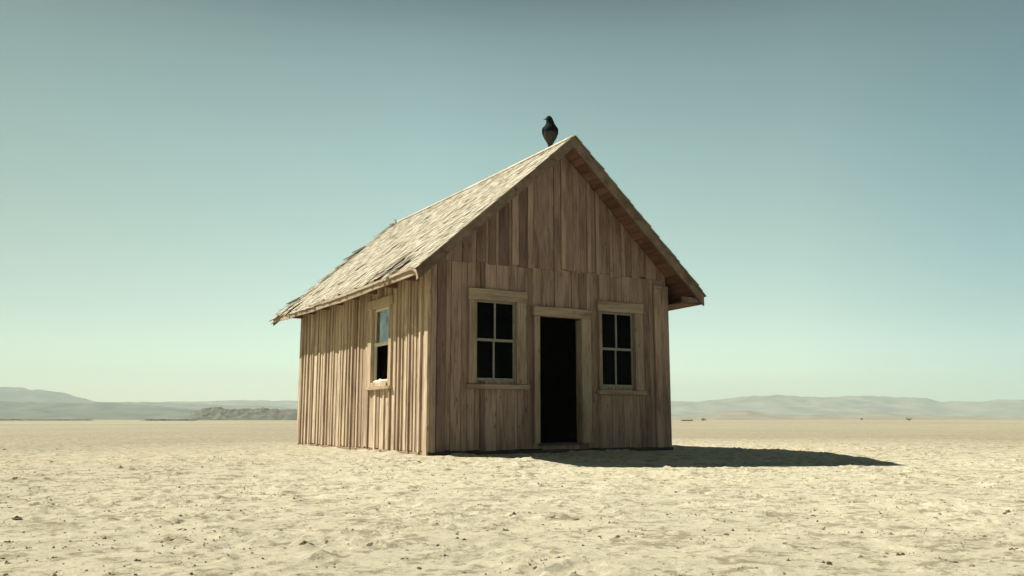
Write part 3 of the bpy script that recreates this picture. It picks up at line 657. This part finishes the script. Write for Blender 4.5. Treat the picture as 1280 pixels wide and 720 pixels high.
# loose pale strip curling off the front end of the left eave
path = [(-OE - .03, 4.2, ez - .03), (-OE - .035, 3.0, ez - .055), (-OE - .035, 1.8, ez - .045), (-OE - .035, .8, ez - .035), (-OE - .04, .1, ez - .02), (-OE - .045, -.25, ez - .015), (-OE - .05, -.42, ez - .03), (-OE - .05, -.52, ez - .075), (-OE - .045, -.56, ez - .14), (-OE - .04, -.565, ez - .19)]
def crom(P, n=6):
    P = [Vector(p) for p in P]; Q = [P[0]] + P + [P[-1]]; out = []
    for i in range(1, len(Q) - 2):
        for k in range(n):
            t = k / n; out.append(.5 * ((2 * Q[i]) + (Q[i + 1] - Q[i - 1]) * t + (2 * Q[i - 1] - 5 * Q[i] + 4 * Q[i + 1] - Q[i + 2]) * t * t + (3 * Q[i] - Q[i - 1] - 3 * Q[i + 1] + Q[i + 2]) * t ** 3))
    return out + [P[-1]]
pts = crom(path); st = MB(); rings = []
for i, p in enumerate(pts):
    d = (pts[min(i + 1, len(pts) - 1)] - pts[max(i - 1, 0)]).normalized(); up = Vector((1, 0, 0)).cross(d).normalized()
    if up.z < 0 and d.z > -.5: up = -up
    up = Vector((0, -d.z, d.y)); up = up if up.z >= 0 or abs(d.z) > .3 else -up
    wd = .02
    rings.append([p + Vector((-.006, 0, 0)) - up * wd, p + Vector((.006, 0, 0)) - up * wd, p + Vector((.006, 0, 0)) + up * wd, p + Vector((-.006, 0, 0)) + up * wd])
st.loft(rings, .9); st.build('loose_strip', M['fascia'], cabin)['label'] = 'loose pale strip curling off the eave corner'
# splintered eave ends at the back and a raised splinter on the ridge
sp = MB()
for (ya, yb, s0, s1, n0, n1) in ((Y1 - .35, Y1 + .17, SLEN - .02, SLEN + .06, .01, -.02), (Y1 - .30, Y1 + .08, SLEN + .03, SLEN + .09, -.05, -.08), (Y1 - .5, Y1 + .10, SLEN - .2, SLEN - .12, .02, .01)):
    sp.hexa([slope_pt(-1, s_, y_, n_) for n_o in (0, .022) for (s_, y_, n_) in ((s0, ya, n0 + n_o), (s1, ya, n0 + n_o), (s1 + .02, yb, n1 + n_o), (s0 + .04, yb, n1 + n_o))], .55)
sp.hexa([slope_pt(-1, s_, y_, n_) for (s_, y_, n_) in ((.10, Y1 - .35, .03), (.16, Y1 - .32, .03), (.16, Y1 - .28, .03), (.10, Y1 - .30, .03), (.06, Y1 - .30, .11), (.09, Y1 - .28, .10), (.09, Y1 - .25, .09), (.06, Y1 - .27, .10))], .4)
for (s_, y_, l_) in ((1.0, Y1 - .10, .30), (1.25, Y1 - .16, .34), (2.9, Y1 - .08, .3)):
    sp.hexa([slope_pt(-1, a1, b1, n1) for n_o in (0, .016) for (a1, b1, n1) in ((s_, y_ - .1, .02 + n_o), (s_ + l_, y_ - .1, .075 + n_o), (s_ + l_, y_ + .06, .075 + n_o), (s_, y_ + .06, .02 + n_o))], .15)
sp.build('splinters', M['shake'], roof)

# ------------------------------------------------------------ the bird
BX, BY = W / 2 - .01, .18
bz = slope_pt(-1, 0, BY, 0).z + .045
def bird():
    root = tag(empty('bird', (BX, BY, bz)), 'black hooded bird with grey brown belly perched on the roof ridge', 'bird')
    root.scale = (1.05, 1.05, 1.07); root.rotation_euler = (0, 0, math.radians(-YAW - 4))       # its -Y faces the camera
    m, t, b = nt('black_and_grey_plumage'); L = t.links
    tc = N(t, 'ShaderNodeTexCoord'); sx = N(t, 'ShaderNodeSeparateXYZ'); L.new(tc.outputs['Object'], sx.inputs[0])
    n = N(t, 'ShaderNodeTexNoise', i_Scale=26.0, i_Detail=6.0); L.new(tc.outputs['Object'], n.inputs['Vector'])
    ma = N(t, 'ShaderNodeMath', operation='MULTIPLY_ADD'); L.new(n.outputs[0], ma.inputs[0]); ma.inputs[1].default_value = .05; L.new(sx.outputs['Z'], ma.inputs[2])
    r_ = ramp(t, [(.0, (.055, .048, .040)), (.20, (.045, .040, .034)), (.225, (.006, .010, .012)), (1, (.006, .010, .012))]); L.new(ma.outputs[0], r_.inputs[0])
    L.new(r_.outputs[0], b.inputs['Base Color']); b.inputs['Roughness'].default_value = .85; b.inputs['Specular IOR Level'].default_value = .08
    bp = N(t, 'ShaderNodeBump', i_Strength=.4, i_Distance=.01); L.new(n.outputs[0], bp.inputs['Height']); L.new(bp.outputs[0], b.inputs['Normal'])
    def ring(z, rx, ry, ox=0, oy=0, n=20): return [(ox + rx * math.cos(k * 2 * math.pi / n), oy + ry * math.sin(k * 2 * math.pi / n), z) for k in range(n)]
    prof = [(.030, .032, .04, 0, .02), (.05, .056, .06, 0, .015), (.08, .076, .085, 0, .01), (.12, .093, .10, 0, 0), (.17, .107, .115, 0, -.01), (.22, .116, .118, 0, -.015), (.26, .115, .108, .0, -.012), (.295, .102, .09, .002, -.005),
            (.325, .082, .075, .004, 0), (.35, .068, .066, .003, -.002), (.375, .062, .062, .000, -.006), (.40, .058, .060, -.006, -.010), (.425, .053, .056, -.012, -.014), (.448, .042, .046, -.015, -.014), (.463, .027, .03, -.014, -.010), (.469, .008, .01, -.012, -.008)]
    mb = MB(); mb.loft([ring(*p) for p in prof]); o = mb.build('body', m, root, smooth=True)
    mk = plain('dark_horn', (.02, .022, .022), .4, 20, .2, .4)
    bk = MB(); bk.loft([[(-.060 - t_ * .045, -.016 - t_ * .012 + math.cos(a_) * .013 * (1 - t_ * .85), .418 - t_ * .012 + math.sin(a_) * .014 * (1 - t_ * .85)) for a_ in [k * math.pi / 4 for k in range(8)]] for t_ in (0, .3, .6, .85, 1)])
    bk.build('beak', mk, root, smooth=True)
    for s in (-1, 1):
        e_ = MB(); c = Vector((-.030 if s < 0 else .012, -.062, .432)); e_.loft([[c + Vector((.006 * math.cos(k) * math.sin(q), -.004 * math.cos(q), .006 * math.sin(k) * math.sin(q))) for k in [i * .785 for i in range(8)]] for q in (.2, .8, 1.57, 2.4, 2.9)]); e_.build('eye', mk, root, smooth=True)
        wg = MB(); rr = []
        for (z, yo, th_, wd) in ((.285, .0, .012, .05), (.25, .005, .018, .08), (.20, .02, .018, .085), (.14, .04, .014, .07), (.09, .055, .010, .045), (.04, .075, .005, .018)):
            xo = s * (.112 if z > .18 else .112 - (.18 - z) * .55)
            if z > .27: xo = s * .098
            rr.append([(xo + th_ * math.cos(k * math.pi / 6), yo + wd * math.sin(k * math.pi / 6), z) for k in range(12)])
        wm = MB(); wm.loft(rr); wm.build('wing', M['wingm'], root, smooth=True)
        lg = MB(); q = [Vector((math.cos(k * 1.2566), math.sin(k * 1.2566), 0)) for k in range(5)]
        bx = s * .028
        lg.loft([[Vector((bx, .01, z)) + p * rad for p in q] for z, rad in ((.06, .012), (.03, .007), (-.002, .006))])
        for an in (-.5, 0, .5, 3.14):
            d = Vector((math.sin(an), -math.cos(an), 0)); e0 = Vector((bx, .01, .0)); sidev = Vector((-d.y, d.x, 0))
            lg.loft([[e0 + d * dd + sidev * rad * math.cos(k * 1.57) + Vector((0, 0, 1)) * rad * math.sin(k * 1.57) for k in range(4)] for dd, rad in ((0, .006), (.02, .005), (.038, .002))])
        lg.build('leg', mk, root)
    tl = MB(); tl.loft([[(wd * math.cos(k * math.pi / 5), .06 + (.13 - z) * .55 + .012 * math.sin(k * math.pi / 5), z) for k in range(10)] for z, wd in ((.13, .035), (.06, .035), (.0, .04), (-.06, .042), (-.09, .03))])
    tl.build('tail', M['wingm'], root, smooth=True)
M['wingm'] = plain('black_feathers', (.006, .010, .012), .8, 60, .5, .08, .4, .004)
bird()

# ------------------------------------------------------------ light, sky, air
LT = Vector((.56, -.685, -1)).normalized()              # direction the sunlight travels
sun = bpy.data.lights.new('sun', 'SUN'); sun.energy = SUN_E = 5.0; sun.angle = math.radians(.5); sun.color = (1, .955, .88)
so = bpy.data.objects.new('sun', sun); COL.objects.link(so); so.rotation_euler = LT.to_track_quat('-Z', 'Y').to_euler(); so.location = (-20, 30, 40)
world = bpy.data.worlds.new('World'); SC.world = world; world.use_nodes = True
t = world.node_tree; L = t.links; bg = t.nodes['Background']
sky = N(t, 'ShaderNodeTexSky', sky_type='NISHITA'); sky.sun_disc = False
sky.sun_elevation = math.asin(-LT.z); sky.sun_rotation = math.atan2(-LT.x, -LT.y)
sky.altitude = 800; sky.air_density = 1.0; sky.dust_density = 1.0; sky.ozone_density = 1.0
# the air is dusty: the blue is muted to a pale green near the horizon and deepens to teal overhead
def lin(c): return ((c / 255 + .055) / 1.055) ** 2.4 if c > 10 else c / 255 / 12.92
SKY = [ # elevation in degrees, (what plain Nishita gives, what this air gives), sRGB
 (0.0, (217, 230, 224), (248, 270, 236)), (3.0, (217, 230, 224), (248, 270, 236)), (6.6, (206, 229, 238), (222, 247, 219)), (12.0, (184, 211, 237), (194, 222, 204)),
 (17.3, (168, 195, 228), (169, 200, 190)), (22.5, (157, 184, 219), (143, 173, 167)), (25.0, (153, 180, 216), (125, 154, 151)), (28.0, (150, 177, 214), (88, 117, 118))]
tc = N(t, 'ShaderNodeTexCoord'); nz = N(t, 'ShaderNodeSeparateXYZ'); L.new(tc.outputs['Generated'], nz.inputs[0])
stops = [(math.sin(math.radians(e)), tuple(.667 * .74 * lin(q) / lin(p) for p, q in zip(A_, B_))) for e, A_, B_ in SKY]
stops += [(math.sin(math.radians(38)), (.075, .12, .12)), (1.0, (.034, .06, .088))]
rp = ramp(t, stops); L.new(nz.outputs['Z'], rp.inputs[0])
mul = mixc(t, 'MULTIPLY', 1.0, sky.outputs[0], rp.outputs[0])
for axis_, prof_ in ((RT, [(0, .22), (.15, .5), (.25, .72), (.45, 1.12), (.53, 1.12), (.66, (1.02, 1.05, 1.07)), (.75, (.60, .78, .92)), (1.0, (.5, .63, .78))]), (Vector((FW.x, FW.y, 0)).normalized(), [(0, .42), (.45, .6), (.68, 1.0), (1, 1.0)])):
    dp = N(t, 'ShaderNodeVectorMath', operation='DOT_PRODUCT'); L.new(tc.outputs['Generated'], dp.inputs[0]); dp.inputs[1].default_value = tuple(axis_)
    ma = N(t, 'ShaderNodeMath', operation='MULTIPLY_ADD'); L.new(dp.outputs['Value'], ma.inputs[0]); ma.inputs[1].default_value = .5; ma.inputs[2].default_value = .5
    ra = ramp(t, [(p_, q_ if isinstance(q_, tuple) else (q_, q_, q_)) for p_, q_ in prof_]); L.new(ma.outputs[0], ra.inputs[0]); mul = mixc(t, 'MULTIPLY', 1.0, mul, ra.outputs[0])
L.new(mul, bg.inputs['Color']); bg.inputs['Strength'].default_value = 0.15
if True:
    hz = MB(); S = FAR + 900; hz.box(-S, S, -S, S, -4.0, 330)
    ho = hz.build('haze', bpy.data.materials.new('pale_desert_air')); tag(ho, 'pale even desert haze', kind='stuff')
    hmn = ho.data.materials[0]; hmn.use_nodes = True; tt_ = hmn.node_tree; tt_.nodes.remove(tt_.nodes['Principled BSDF'])
    pv = tt_.nodes.new('ShaderNodeVolumePrincipled'); pv.inputs['Color'].default_value = (.84, .98, .86, 1); pv.inputs['Density'].default_value = 2.3e-4; pv.inputs['Anisotropy'].default_value = 0.0
    tt_.links.new(pv.outputs[0], tt_.nodes['Material Output'].inputs['Volume'])
SC.view_settings.view_transform = 'Standard'; SC.view_settings.look = 'None'; SC.view_settings.exposure = 0.93; SC.view_settings.gamma = 1
SC.view_settings.use_curve_mapping = False
SC.render.engine = 'CYCLES'; SC.cycles.use_denoising = True; SC.cycles.max_bounces = 6; SC.cycles.volume_bounces = 0
SC.cycles.transparent_max_bounces = 12
